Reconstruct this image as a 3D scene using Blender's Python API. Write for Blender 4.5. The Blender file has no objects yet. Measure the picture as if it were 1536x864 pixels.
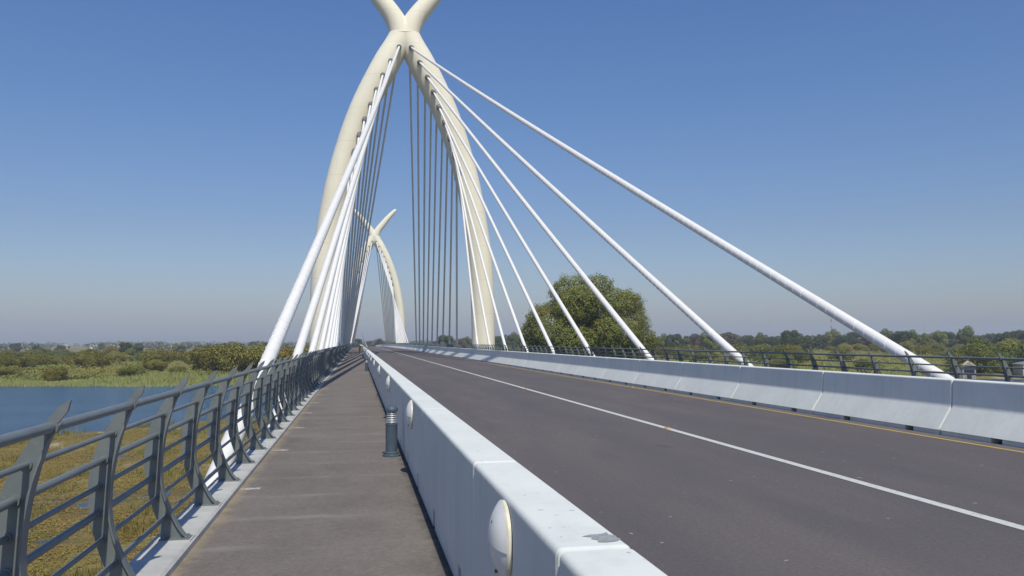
import bpy, bmesh, math, random
import numpy as np
from mathutils import Vector, Matrix, noise as mnoise

# ------------------------------------------------------------------ camera, sky, sun, exposure
scene = bpy.context.scene
COL = scene.collection
YAW, PITCH, ROLL, FPX = 0.1795, 0.0623, -0.0051, 1272.92
cam_d = bpy.data.cameras.new('camera')
cam = bpy.data.objects.new('camera', cam_d); COL.objects.link(cam)
_F = Vector((math.sin(YAW)*math.cos(PITCH), math.cos(YAW)*math.cos(PITCH), math.sin(PITCH)))
_R = Vector((math.cos(YAW), -math.sin(YAW), 0)); _U = _R.cross(_F)
_R2 = _R*math.cos(ROLL)+_U*math.sin(ROLL); _U2 = _U*math.cos(ROLL)-_R*math.sin(ROLL)
cam.matrix_world = Matrix(((_R2.x, _U2.x, -_F.x, 0), (_R2.y, _U2.y, -_F.y, 0), (_R2.z, _U2.z, -_F.z, 0), (0, 0, 0, 1)))
cam_d.sensor_width = 36; cam_d.lens = FPX/1536*36
cam_d.clip_start = 0.05; cam_d.clip_end = 20000
scene.camera = cam

SUN = Vector((0.048, -0.68, 1.0)).normalized()
world = bpy.data.worlds.new('World'); scene.world = world; world.use_nodes = True
wn = world.node_tree.nodes; wl = world.node_tree.links; wn.clear()
sky = wn.new('ShaderNodeTexSky'); sky.sky_type = 'NISHITA'; sky.sun_disc = False
sky.sun_elevation = math.asin(SUN.z); sky.sun_rotation = math.atan2(SUN.x, SUN.y)
sky.altitude = 900; sky.air_density = 1.6; sky.dust_density = 2.3; sky.ozone_density = 4.0
bg = wn.new('ShaderNodeBackground'); bg.inputs['Strength'].default_value = 0.097
wo = wn.new('ShaderNodeOutputWorld')
tint = wn.new('ShaderNodeMix'); tint.data_type = 'RGBA'; tint.blend_type = 'MULTIPLY'; tint.inputs[0].default_value = 1.0
tcw = wn.new('ShaderNodeTexCoord'); sxw = wn.new('ShaderNodeSeparateXYZ'); wl.new(tcw.outputs['Generated'], sxw.inputs[0])
rmp = wn.new('ShaderNodeValToRGB'); wl.new(sxw.outputs[2], rmp.inputs[0])   # dry-season air: bluer than the model, paler low down
while len(rmp.color_ramp.elements) < 4: rmp.color_ramp.elements.new(.5)
for e_, (p_, c_) in zip(rmp.color_ramp.elements, ((.02, (.77, .88, 1.26)), (.13, (.65, .725, 1.0)), (.28, (.58, .715, 1.0)), (.42, (.55, .71, 1.04)))):
    e_.position = p_; e_.color = c_+(1,)
wl.new(rmp.outputs[0], tint.inputs[7])
wl.new(sky.outputs[0], tint.inputs[6]); wl.new(tint.outputs[2], bg.inputs[0]); wl.new(bg.outputs[0], wo.inputs[0])
sun_d = bpy.data.lights.new('sun', 'SUN'); sun_d.energy = 3.85; sun_d.angle = math.radians(0.53); sun_d.color = (1.0, 0.95, 0.81)
sun = bpy.data.objects.new('sun', sun_d); COL.objects.link(sun)
sun.rotation_euler = SUN.to_track_quat('Z', 'Y').to_euler()
vs = scene.view_settings; vs.view_transform = 'Standard'; vs.look = 'None'; vs.exposure = 0.05; vs.gamma = 1.0; vs.use_curve_mapping = False
scene.cycles.use_denoising = True
scene.cycles.max_bounces = 6; scene.cycles.transparent_max_bounces = 8; scene.cycles.volume_bounces = 0

HAZE_DENSITY = 0.00026

# ------------------------------------------------------------------ frame of the place (metres, eye at the origin)
XT = 5.39                      # centre line of the towers
D1, D2 = 102.6, 302.6          # the two towers
ZW, ZR, ZK = -1.60, -1.54, -1.54   # walkway, road, kerb top
ZWATER = -9.0
Y0, Y1 = -12.0, 640.0
def zc(y):                     # gentle crest of the bridge
    return -1.02e-5*max(0.0, y-130.0)**2

# ------------------------------------------------------------------ helpers
def tag(o, label=None, cat=None, group=None, kind=None):
    if label: o['label'] = label
    if cat: o['category'] = cat
    if group: o['group'] = group
    if kind: o['kind'] = kind
    return o
def empty(name, loc=(0, 0, 0), rz=0.0):
    o = bpy.data.objects.new(name, None); COL.objects.link(o); o.empty_display_size = 0.2
    o.location = loc; o.rotation_euler = (0, 0, rz); return o
def copy_tree(o, parent=None):
    c = o.copy(); COL.objects.link(c)
    if parent is not None: c.parent = parent
    for ch in list(o.children): copy_tree(ch, c)
    return c

class MB:
    def __init__(s): s.v = []; s.f = []; s.m = []; s.mi = 0
    def add(s, vs, fs):
        b = len(s.v); s.v.extend([tuple(p) for p in vs])
        for f in fs: s.f.append(tuple(i+b for i in f)); s.m.append(s.mi)
        return s
    def box(s, a, b):
        x0, y0, z0 = a; x1, y1, z1 = b
        return s.add([(x0,y0,z0),(x1,y0,z0),(x1,y1,z0),(x0,y1,z0),(x0,y0,z1),(x1,y0,z1),(x1,y1,z1),(x0,y1,z1)],
                     [(0,3,2,1),(4,5,6,7),(0,1,5,4),(1,2,6,5),(2,3,7,6),(3,0,4,7)])
    def tube(s, path, rad, n=12, caps=True, up=None, squash=1.0):
        path = [Vector(p) for p in path]; N = len(path)
        if not hasattr(rad, '__len__'): rad = [rad]*N
        T = []
        for i in range(N):
            t = path[min(i+1, N-1)]-path[max(i-1, 0)]; T.append(t.normalized())
        u = Vector(up) if up else (Vector((0,0,1)) if abs(T[0].z) < .9 else Vector((0,1,0)))
        vs = []
        for i in range(N):
            a = (u-T[i]*u.dot(T[i])).normalized(); b = T[i].cross(a); u = a
            for k in range(n):
                q = 2*math.pi*k/n
                vs.append(path[i]+(a*math.cos(q)*squash+b*math.sin(q))*rad[i])
        fs = []
        for i in range(N-1):
            for k in range(n):
                k2 = (k+1) % n
                fs.append((i*n+k, i*n+k2, (i+1)*n+k2, (i+1)*n+k))
        if caps:
            fs.append(tuple(range(n-1, -1, -1))); fs.append(tuple((N-1)*n+k for k in range(n)))
        return s.add(vs, fs)
    def lathe(s, prof, n=20, c=(0, 0, 0)):     # prof: (r, z), about z
        vs = []; N = len(prof)
        for r, z in prof:
            for k in range(n):
                q = 2*math.pi*k/n; vs.append((c[0]+r*math.cos(q), c[1]+r*math.sin(q), c[2]+z))
        fs = []
        for i in range(N-1):
            for k in range(n):
                k2 = (k+1) % n; fs.append((i*n+k, i*n+k2, (i+1)*n+k2, (i+1)*n+k))
        fs.append(tuple(range(n-1, -1, -1))); fs.append(tuple((N-1)*n+k for k in range(n)))
        return s.add(vs, fs)
    def rings(s, rings, caps=True):            # rings of equal point count
        n = len(rings[0]); vs = [p for r in rings for p in r]; fs = []
        for i in range(len(rings)-1):
            for k in range(n):
                k2 = (k+1) % n; fs.append((i*n+k, (i+1)*n+k, (i+1)*n+k2, i*n+k2))
        if caps:
            fs.append(tuple(range(n))); fs.append(tuple(reversed([(len(rings)-1)*n+k for k in range(n)])))
        return s.add(vs, fs)
    def mesh(s, name, mats, smooth=False):
        me = bpy.data.meshes.new(name); me.from_pydata(s.v, [], s.f)
        if not isinstance(mats, (list, tuple)): mats = [mats]
        for m in mats: me.materials.append(m)
        me.polygons.foreach_set('material_index', s.m)
        bm = bmesh.new(); bm.from_mesh(me); bmesh.ops.triangulate(bm, faces=[f for f in bm.faces if len(f.verts) > 4], ngon_method='EAR_CLIP'); bmesh.ops.recalc_face_normals(bm, faces=bm.faces); bm.to_mesh(me); bm.free()
        if smooth:
            me.polygons.foreach_set('use_smooth', [True]*len(me.polygons))
            if smooth is not True: me.set_sharp_from_angle(angle=math.radians(smooth))
        me.update(); return me
    def build(s, name, mats, parent=None, smooth=False):
        o = bpy.data.objects.new(name, s.mesh(name, mats, smooth)); COL.objects.link(o)
        if parent is not None: o.parent = parent
        return o
def obj(name, me, parent=None, loc=None):
    o = bpy.data.objects.new(name, me); COL.objects.link(o)
    if parent is not None: o.parent = parent
    if loc is not None: o.location = loc
    return o

def spline(pts, per=6):                         # Catmull-Rom through tuples of any length
    P = [np.array(p, float) for p in pts]; out = []
    for i in range(len(P)-1):
        p0 = P[max(i-1, 0)]; p1 = P[i]; p2 = P[i+1]; p3 = P[min(i+2, len(P)-1)]
        for k in range(per):
            t = k/per
            out.append(.5*((2*p1)+(-p0+p2)*t+(2*p0-5*p1+4*p2-p3)*t*t+(-p0+3*p1-3*p2+p3)*t**3))
    out.append(P[-1]); return out

# ------------------------------------------------------------------ materials
class NM:
    def __init__(s, name):
        s.mat = bpy.data.materials.new(name); s.mat.use_nodes = True
        s.nt = s.mat.node_tree; s.N = s.nt.nodes; s.L = s.nt.links; s.N.clear()
        s.out = s.N.new('ShaderNodeOutputMaterial'); s.b = s.N.new('ShaderNodeBsdfPrincipled')
        s.L.new(s.b.outputs[0], s.out.inputs[0])
        s.tc = s.N.new('ShaderNodeTexCoord'); s.geo = s.N.new('ShaderNodeNewGeometry')
    def link(s, a, b): s.L.new(a, b)
    def mapping(s, src, scale=(1, 1, 1), loc=(0, 0, 0)):
        m = s.N.new('ShaderNodeMapping'); m.inputs['Scale'].default_value = scale; m.inputs['Location'].default_value = loc
        s.L.new(src, m.inputs[0]); return m.outputs[0]
    def noise(s, vec, scale, detail=4, rough=.55, dist=0):
        n = s.N.new('ShaderNodeTexNoise'); n.inputs['Scale'].default_value = scale; n.inputs['Detail'].default_value = detail
        n.inputs['Roughness'].default_value = rough; n.inputs['Distortion'].default_value = dist
        s.L.new(vec, n.inputs['Vector']); return n.outputs['Fac']
    def ramp(s, fac, stops):
        r = s.N.new('ShaderNodeValToRGB'); e = r.color_ramp.elements
        while len(e) < len(stops): e.new(.5)
        for k, (p, c) in enumerate(stops):
            e[k].position = p; e[k].color = (c if hasattr(c, '__len__') else (c, c, c))+(1,) if not hasattr(c, '__len__') or len(c) == 3 else c
        s.L.new(fac, r.inputs[0]); return r.outputs[0]
    def mix(s, fac, a, b, mode='MIX'):
        m = s.N.new('ShaderNodeMix'); m.data_type = 'RGBA'; m.blend_type = mode
        for v, i in ((fac, 0), (a, 6), (b, 7)):
            if hasattr(v, 'links') or hasattr(v, 'is_linked'): s.L.new(v, m.inputs[i])
            elif i == 0: m.inputs[0].default_value = v
            else: m.inputs[i].default_value = tuple(v)+(1,) if len(v) == 3 else v
        return m.outputs[2]
    def math(s, op, a, b=None, c=None, clamp=False):
        m = s.N.new('ShaderNodeMath'); m.operation = op; m.use_clamp = clamp
        for i, v in enumerate((a, b, c)):
            if v is None: continue
            if hasattr(v, 'is_linked'): s.L.new(v, m.inputs[i])
            else: m.inputs[i].default_value = v
        return m.outputs[0]
    def sep(s, vec):
        n = s.N.new('ShaderNodeSeparateXYZ'); s.L.new(vec, n.inputs[0]); return n.outputs
    def bump(s, h, strength=.3, dist=.02):
        n = s.N.new('ShaderNodeBump'); n.inputs['Strength'].default_value = strength; n.inputs['Distance'].default_value = dist
        s.L.new(h, n.inputs['Height']); s.L.new(n.outputs[0], s.b.inputs['Normal'])
    def base(s, c):
        if hasattr(c, 'is_linked'): s.L.new(c, s.b.inputs['Base Color'])
        else: s.b.inputs['Base Color'].default_value = tuple(c)+(1,)
    def rough(s, r): s.b.inputs['Roughness'].default_value = r
    def spec(s, r): s.b.inputs['Specular IOR Level'].default_value = r
    @property
    def pos(s): return s.geo.outputs['Position']
    @property
    def ob(s): return s.tc.outputs['Object']

def m_white_concrete():
    n = NM('white_painted_concrete'); p = n.pos
    a = n.noise(p, 1.3, 5); b = n.noise(p, 22, 3); st = n.noise(n.mapping(p, (9, 9, .7)), 1.0, 4)
    c = n.ramp(a, [(.3, (.61, .63, .595)), (.7, (.70, .715, .675))])
    c = n.mix(n.ramp(st, [(.50, 0.0), (.82, .30)]), c, (.46, .45, .42))
    spk = n.noise(p, 24, 2, .4); nz = n.sep(n.geo.outputs['Normal'])[2]
    c = n.mix(n.math('MULTIPLY', n.ramp(spk, [(.72, 0.0), (.74, .55)]), n.math('GREATER_THAN', nz, .75)), c, (.26, .255, .25))
    n.base(c); n.rough(.7); n.spec(.25); n.bump(b, .18, .01); return n.mat
def m_chip():
    n = NM('bare_grey_concrete'); c = n.ramp(n.noise(n.pos, 60, 3), [(.3, (.22, .225, .23)), (.7, (.33, .335, .34))])
    n.base(c); n.rough(.9); return n.mat
def m_kerb():
    n = NM('pale_kerb_concrete'); p = n.pos
    c = n.ramp(n.noise(p, 3, 5), [(.3, (.36, .36, .345)), (.7, (.50, .50, .48))])
    c = n.mix(n.ramp(n.noise(p, 14, 3), [(.58, 0.0), (.75, .4)]), c, (.30, .27, .21))
    n.base(c); n.rough(.85); n.bump(n.noise(p, 60, 3), .2, .006); return n.mat
def m_deck():
    n = NM('grey_deck_concrete'); p = n.pos
    n.base(n.ramp(n.noise(p, .8, 5), [(.3, (.33, .32, .30)), (.7, (.45, .44, .41))])); n.rough(.85); return n.mat
def m_cream():
    n = NM('cream_pylon_paint'); p = n.ob
    c = n.ramp(n.noise(p, .35, 5), [(.3, (.765, .71, .56)), (.7, (.825, .775, .625))])
    c = n.mix(n.ramp(n.noise(n.mapping(p, (2.2, 2.2, .12)), 1.0, 4), [(.52, 0.0), (.85, .22)]), c, (.58, .53, .41))
    z = n.sep(p)[2]
    j = n.math('LESS_THAN', n.math('FRACT', n.math('DIVIDE', z, 4.1)), .012)
    c = n.mix(n.math('MULTIPLY', j, .35), c, (.42, .38, .29))
    n.base(c); n.rough(.6); n.spec(.25); n.bump(n.noise(p, 3, 3), .06, .05); return n.mat
def m_cable():
    n = NM('white_cable_sheath'); p = n.pos
    n.base(n.ramp(n.noise(p, 1.5, 4), [(.3, (.74, .725, .69)), (.7, (.78, .765, .73))])); n.rough(.45); n.spec(.35); return n.mat
def m_collar():
    n = NM('dark_rubber_collar'); n.base(n.ramp(n.noise(n.pos, 6, 3), [(.3, (.11, .115, .125)), (.7, (.17, .175, .19))])); n.rough(.6); return n.mat
def m_steel():
    n = NM('blue_grey_painted_steel'); p = n.pos
    c = n.ramp(n.noise(p, 5, 4), [(.3, (.145, .165, .17)), (.7, (.185, .205, .205))])
    c = n.mix(n.ramp(n.noise(p, 40, 2), [(.63, 0.0), (.8, .35)]), c, (.32, .33, .32))
    n.base(c); n.rough(.42); n.spec(.5); n.b.inputs['Metallic'].default_value = .15; n.bump(n.noise(p, 90, 2), .05, .004); return n.mat
def m_asphalt():
    n = NM('road_asphalt'); p = n.pos
    g = n.noise(p, 150, 3, .7); big = n.noise(n.mapping(p, (.9, .14, 1)), 1.0, 5, .6); mid = n.noise(n.mapping(p, (1, .35, 1)), 1.6, 5)
    c = n.ramp(big, [(.28, (.109, .097, .101)), (.5, (.126, .111, .111)), (.72, (.147, .129, .123))])
    c = n.mix(n.ramp(mid, [(.50, 0.0), (.72, .45)]), c, (.097, .090, .096))
    c = n.mix(n.ramp(g, [(.35, .55), (.52, 0.0)]), c, (.055, .05, .05))
    c = n.mix(n.ramp(g, [(.60, 0.0), (.76, .55)]), c, (.24, .225, .215))
    g2 = n.noise(p, 26, 3, .8)
    c = n.mix(n.ramp(g2, [(.34, .5), (.5, 0.0)]), c, (.075, .068, .07)); c = n.mix(n.ramp(g2, [(.56, 0.0), (.74, .5)]), c, (.19, .172, .165))
    # wheel tracks
    x = n.sep(p)[0]
    for cx in (2.25, 4.0, 6.35, 8.0):
        t = n.math('SUBTRACT', 1.0, n.math('DIVIDE', n.math('ABSOLUTE', n.math('SUBTRACT', x, cx)), .42), clamp=True)
        c = n.mix(n.math('MULTIPLY', t, .28), c, (.088, .082, .086))
    ed = n.math('MULTIPLY_ADD', n.math('ADD', x, -8.72), 2.2, n.math('MULTIPLY_ADD', n.noise(p, 2.5, 4), 1.2, -.6), clamp=True)
    c = n.mix(n.math('MULTIPLY', ed, .5), c, (.19, .165, .135))
    st = n.noise(n.mapping(p, (1, .6, 1), (3, 7, 0)), .9, 2, .4)
    c = n.mix(n.ramp(st, [(.70, 0.0), (.74, .5)]), c, (.06, .06, .065))
    sp = n.noise(p, 9, 1, .3)
    c = n.mix(n.ramp(sp, [(.775, 0.0), (.80, .7)]), c, (.34, .30, .26))
    n.base(c); n.rough(.9); n.spec(.2); n.bump(g, .5, .006); return n.mat
def m_walk():
    n = NM('walkway_asphalt'); p = n.pos; x, y, z = n.sep(p)
    g = n.noise(p, 120, 3, .7); big = n.noise(p, .9, 5, .6)
    c = n.ramp(big, [(.25, (.156, .135, .121)), (.75, (.212, .187, .170))])
    c = n.mix(n.ramp(g, [(.35, .5), (.52, 0.0)]), c, (.085, .077, .07))
    c = n.mix(n.ramp(g, [(.60, 0.0), (.78, .45)]), c, (.24, .22, .19))
    g2 = n.noise(p, 24, 3, .8)
    c = n.mix(n.ramp(g2, [(.34, .5), (.5, 0.0)]), c, (.11, .097, .087)); c = n.mix(n.ramp(g2, [(.56, 0.0), (.74, .5)]), c, (.28, .255, .23))
    dk = n.noise(n.mapping(p, (1.2, .7, 1), (2, 5, 0)), 1.0, 4, .6)
    c = n.mix(n.ramp(dk, [(.52, 0.0), (.72, .55)]), c, (.115, .10, .092))
    # pale transverse bloom at the slab joints
    wob = n.math('MULTIPLY', n.math('SUBTRACT', n.noise(n.mapping(p, (1.2, .4, 1)), 1.0, 3), .5), .5)
    ph = n.math('ABSOLUTE', n.math('SUBTRACT', n.math('FRACT', n.math('DIVIDE', n.math('ADD', n.math('ADD', y, wob), -9.3), 1.16)), .5))
    band = n.ramp(ph, [(.40, 0.0), (.49, 1.0)])
    patch = n.ramp(n.noise(p, 1.1, 3), [(.40, 0.0), (.70, .38)])
    c = n.mix(n.math('MULTIPLY', band, patch), c, (.33, .31, .28))
    # white dashes of lime by the kerb at every joint of the deck
    dph = n.math('ABSOLUTE', n.math('SUBTRACT', n.math('FRACT', n.math('DIVIDE', n.math('ADD', y, -8.1), 3.35)), .5))
    d1 = n.math('LESS_THAN', n.math('ADD', dph, n.math('MULTIPLY', n.noise(p, 7, 2), .03)), .033)
    d2 = n.math('LESS_THAN', n.math('ADD', x, n.math('MULTIPLY', n.noise(p, 4, 2), .3)), -.86)
    d1 = n.math('MULTIPLY', d1, n.math('GREATER_THAN', y, 8.5))
    dash = n.math('MULTIPLY', n.math('MULTIPLY', d1, d2), n.ramp(n.noise(p, 30, 2), [(.38, 0.0), (.52, .9)]))
    c = n.mix(dash, c, (.52, .50, .46))
    halo = n.math('MULTIPLY', n.ramp(dph, [(.0, .5), (.10, 0.0)]), n.ramp(x, [(0.0, 0.0), (1.0, 0.0)]))
    # sand washed along the kerb, a ragged darker strip along the parapet
    e1 = n.math('MULTIPLY_ADD', n.math('ADD', x, 1.27), -5.5, n.math('MULTIPLY_ADD', n.noise(p, 3.0, 5, .7), 2.6, -.55), clamp=True)
    c = n.mix(n.math('MULTIPLY', e1, .8), c, (.33, .265, .17))
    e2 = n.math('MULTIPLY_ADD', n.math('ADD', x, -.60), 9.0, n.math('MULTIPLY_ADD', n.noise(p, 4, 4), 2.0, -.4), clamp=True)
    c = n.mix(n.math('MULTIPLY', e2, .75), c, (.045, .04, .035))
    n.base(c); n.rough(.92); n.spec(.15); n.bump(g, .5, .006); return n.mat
def m_paint(name, col, worn):
    n = NM(name); p = n.pos
    c = n.mix(n.ramp(n.noise(p, 18, 4, .7), [(.52, 0.0), (.72, .75)]), n.mix(.0, col, col), worn)
    n.base(c); n.rough(.75); return n.mat
def m_plain(name, lo, hi, scale=6, rough=.6, metal=0.0, spec=.4):
    n = NM(name); n.base(n.ramp(n.noise(n.pos, scale, 4), [(.3, lo), (.7, hi)])); n.rough(rough); n.spec(spec)
    n.b.inputs['Metallic'].default_value = metal; return n.mat
def m_leaf(name, dark, mid, light, dry=None, scale=.5):
    n = NM(name)
    oi = n.N.new('ShaderNodeObjectInfo')
    r = n.geo.outputs['Random Per Island']
    c = n.ramp(r, [(0.0, dark), (.5, mid), (1.0, light)])
    big = n.noise(n.pos, scale, 3)
    if dry: c = n.mix(n.ramp(big, [(.50, 0.0), (.70, .55)]), c, dry)
    h = n.N.new('ShaderNodeHueSaturation')
    n.link(c, h.inputs['Color']); n.link(n.math('MULTIPLY_ADD', oi.outputs['Random'], .035, .483), h.inputs['Hue'])
    n.link(n.math('MULTIPLY_ADD', oi.outputs['Random'], -.35, 1.15), h.inputs['Value'])
    n.base(h.outputs[0]); n.rough(.6); n.spec(.2)
    tr = n.N.new('ShaderNodeBsdfTranslucent'); n.link(h.outputs[0], tr.inputs[0])
    ms = n.N.new('ShaderNodeMixShader'); ms.inputs[0].default_value = .16
    n.link(n.b.outputs[0], ms.inputs[1]); n.link(tr.outputs[0], ms.inputs[2]); n.link(ms.outputs[0], n.out.inputs[0])
    return n.mat
def m_ground():
    n = NM('floodplain_ground'); p = n.pos; x, y, z = n.sep(p)
    f1 = n.noise(p, .045, 5, .6); f2 = n.noise(p, .35, 5, .65); f3 = n.noise(p, 2.2, 4, .7)
    c = n.ramp(f2, [(.28, (.185, .13, .045)), (.45, (.235, .175, .06)), (.6, (.20, .172, .058)), (.78, (.155, .175, .05))])
    c = n.mix(n.ramp(f1, [(.42, 0.0), (.62, .55)]), c, (.24, .22, .085))
    c = n.mix(n.ramp(f3, [(.40, .55), (.55, 0.0)]), c, (.055, .045, .018))
    mud = n.math('MULTIPLY', n.ramp(n.noise(p, .13, 5, .6, .6), [(.60, 0.0), (.68, .8)]), n.math('LESS_THAN', y, 182.0))
    bank = n.math('MULTIPLY', n.math('GREATER_THAN', y, 178.0), n.math('SUBTRACT', 1.0, n.math('DIVIDE', n.math('ADD', y, -205.0), 60.0), clamp=True))
    c = n.mix(n.math('MULTIPLY', bank, n.ramp(f2, [(.3, .35), (.6, .85)])), c, (.20, .245, .075))
    c = n.mix(mud, c, (.36, .30, .21))
    wet = n.math('MULTIPLY_ADD', n.math('ADD', z, 9.0), -9.0, 1.0, clamp=True)
    c = n.mix(n.math('MULTIPLY', wet, .6), c, (.075, .065, .045))
    n.base(c); n.rough(.95); n.spec(.1); n.bump(f3, .8, .12); return n.mat
def m_water():
    n = NM('river_water'); p = n.pos
    w = n.math('ADD', n.noise(n.mapping(p, (.45, 1.3, 1)), 1.0, 5, .72), n.math('MULTIPLY', n.noise(n.mapping(p, (.10, .32, 1)), 1.0, 3), .9))
    c = n.ramp(n.noise(n.mapping(p, (.02, .09, 1)), 1.0, 3), [(.3, (.022, .085, .19)), (.7, (.038, .12, .24))])
    n.base(c); n.rough(.16); n.b.inputs['IOR'].default_value = 1.333; n.spec(.45); n.bump(w, 1.0, .95); return n.mat

WHITE = m_white_concrete(); CHIP = m_chip(); KERB = m_kerb(); DECK = m_deck(); CREAM = m_cream(); CABLE = m_cable(); COLLAR = m_collar()
STEEL = m_steel(); ASPHALT = m_asphalt(); WALK = m_walk(); GROUND = m_ground(); WATER = m_water()
LINE = m_paint('white_road_paint', (.54, .54, .51), (.26, .25, .24)); YELLOW = m_paint('yellow_road_paint', (.46, .31, .08), (.20, .16, .10))
STUD = m_plain('orange_reflector', (.45, .20, .05), (.55, .28, .08)); VOID = m_plain('dark_drain', (.012, .012, .014), (.02, .02, .022), rough=.9)
LAMPW = m_plain('white_lamp_plastic', (.70, .70, .68), (.78, .78, .76), 9, .35); LAMPC = m_plain('yellowed_lamp_ring', (.58, .54, .42), (.74, .71, .60), 14, .5)
LENS = m_plain('lamp_lens', (.66, .67, .68), (.74, .75, .75), 8, .2, 0, .6); SCREW = m_plain('screw_steel', (.12, .11, .10), (.2, .18, .16), 9, .5, .6)
BOLL = m_plain('blue_grey_bollard_paint', (.055, .085, .115), (.08, .11, .14), 9, .5); LOUV = m_plain('brushed_louvre', (.55, .56, .57), (.72, .73, .73), 9, .3, .55)
GLOW = m_plain('frosted_tube', (.42, .42, .41), (.5, .5, .49), 9, .4); BROWN = m_plain('brown_cabinet_paint', (.16, .105, .075), (.22, .15, .11), 7, .6)
BARK = m_plain('grey_brown_bark', (.10, .08, .06), (.19, .155, .12), 5, .9); STEMM = m_plain('thin_stems', (.10, .075, .04), (.17, .13, .07), 5, .9)
THATCH = m_plain('tan_roof', (.36, .29, .18), (.48, .40, .26), 4, .9); GREYW = m_plain('grey_hut_wall', (.27, .26, .25), (.36, .35, .33), 2, .9)
DARKW = m_plain('dark_window_opening', (.02, .022, .025), (.04, .042, .045), 2, .4); WHW = m_plain('whitewashed_wall', (.66, .65, .60), (.76, .75, .70), 2, .8)
TINB = m_plain('blue_tin_roof', (.30, .36, .42), (.40, .46, .52), 3, .4, .3); TINW = m_plain('pale_tin_roof', (.62, .62, .60), (.74, .74, .72), 3, .5); REDP = m_plain('red_mast_paint', (.40, .06, .04), (.5, .09, .06), 3, .5)
MASTW = m_plain('white_mast_paint', (.62, .62, .62), (.7, .7, .7), 3, .5)
L_OLIVE = m_leaf('olive_bush_leaves', (.155, .155, .028), (.235, .222, .045), (.31, .285, .07), (.30, .215, .05), .09)
L_GREEN = m_leaf('green_bush_leaves', (0.100, 0.131, 0.025), (0.163, 0.188, 0.045), (0.225, 0.244, 0.075), (0.200, 0.188, 0.050), .07)
L_TREE = m_leaf('big_tree_leaves', (.108, .126, .021), (.180, .188, .036), (.255, .25, .056), (.25, .19, .042), .30)
L_DARK = m_leaf('dark_tree_leaves', (0.053, 0.078, 0.030), (0.086, 0.115, 0.046), (0.132, 0.161, 0.067), (0.138, 0.129, 0.057), .05)
L_BROWN = m_leaf('dry_tree_leaves', (.10, .085, .05), (.145, .12, .075), (.19, .16, .105))
L_FAR = m_leaf('far_tree_leaves', (0.069, 0.090, 0.044), (0.103, 0.127, 0.063), (0.144, 0.167, 0.086), (0.161, 0.144, 0.081), .01)
L_REED = m_leaf('reed_blades', (.21, .25, .075), (.29, .33, .11), (.37, .39, .15), (.31, .28, .11), .12)
L_SEDGE = m_leaf('sedge_blades', (.20, .18, .055), (.27, .235, .075), (.33, .28, .10), (.31, .21, .075), .15)
L_SCRUB = m_leaf('scrub_leaves', (.13, .14, .03), (.20, .20, .048), (.27, .26, .075), (.28, .20, .055), .06)
L_GRASS = m_leaf('floodplain_plants', (.20, .128, .034), (.25, .168, .047), (.29, .21, .062), (.205, .195, .052), .22)

# ------------------------------------------------------------------ terrain and river
def lerp(x, pts):
    if x <= pts[0][0]: return pts[0][1]
    for (a, b), (c, d) in zip(pts, pts[1:]):
        if x <= c: return b+(d-b)*(x-a)/(c-a)
    return pts[-1][1]
NEAR = [(-3000, -1500), (-400, -60), (-110, 44), (-60, 68), (-33, 87), (-16, 103), (0, 112), (40, 125), (100, 146), (140, 160)]
FAR = [(-3000, -700), (-400, 190), (-150, 205), (-74, 195), (-45, 187), (-22, 188), (10, 190), (40, 194), (100, 188), (140, 160)]
def river_depth(x, y):
    w = mnoise.noise((x*.05, y*.05, 3.1))*3.5+mnoise.noise((x*.2, y*.2, 9.1))*1.1
    return min(y-lerp(x, NEAR), lerp(x, FAR)-y)+w
def ground_z(x, y):
    d = river_depth(x, y)
    if d > 0: z = ZWATER-min(.12*d, 2.5)
    else:
        z = ZWATER+min(-d*.05, .104)
        n = mnoise.fractal((x*.10, y*.10, 1.7), 1.0, 2.0, 3)
        z += .118*n*min(1, -d*.2)
        if y > lerp(x, FAR): z += min(1.6, max(0, -d-2)*.035)
        z += .10*mnoise.noise((x*.9, y*.9, .3))*min(1, -d*.3)
    e = 1-min(1, max(0, abs(x-XT)-9)/14)
    if y > 560 and e > 0: z = max(z, z+(zc(y)-1.9-z)*e*min(1, (y-560)/70))
    return z
def axis(lo, hi, fine_lo, fine_hi, step, grow=1.16):
    a = list(np.arange(fine_lo, fine_hi+step/2, step)); s = step
    while a[-1] < hi: s *= grow; a.append(a[-1]+s)
    s = step
    while a[0] > lo: s *= grow; a.insert(0, a[0]-s)
    return a
gx = axis(-3400, 3400, -75, 20, .7); gy = axis(-400, 3600, 16, 215, .8)
m = MB(); m.v = [(x, y, ground_z(x, y)) for y in gy for x in gx]; W = len(gx)
m.f = [(j*W+i, j*W+i+1, (j+1)*W+i+1, (j+1)*W+i) for j in range(len(gy)-1) for i in range(W-1)]; m.m = [0]*len(m.f)
tag(m.build('ground', GROUND, smooth=True), kind='structure')
m = MB(); m.add([(-3000, -380, ZWATER), (170, -380, ZWATER), (170, 330, ZWATER), (-3000, 330, ZWATER)], [(0, 1, 2, 3)])
tag(m.build('river', WATER), kind='structure')

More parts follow.
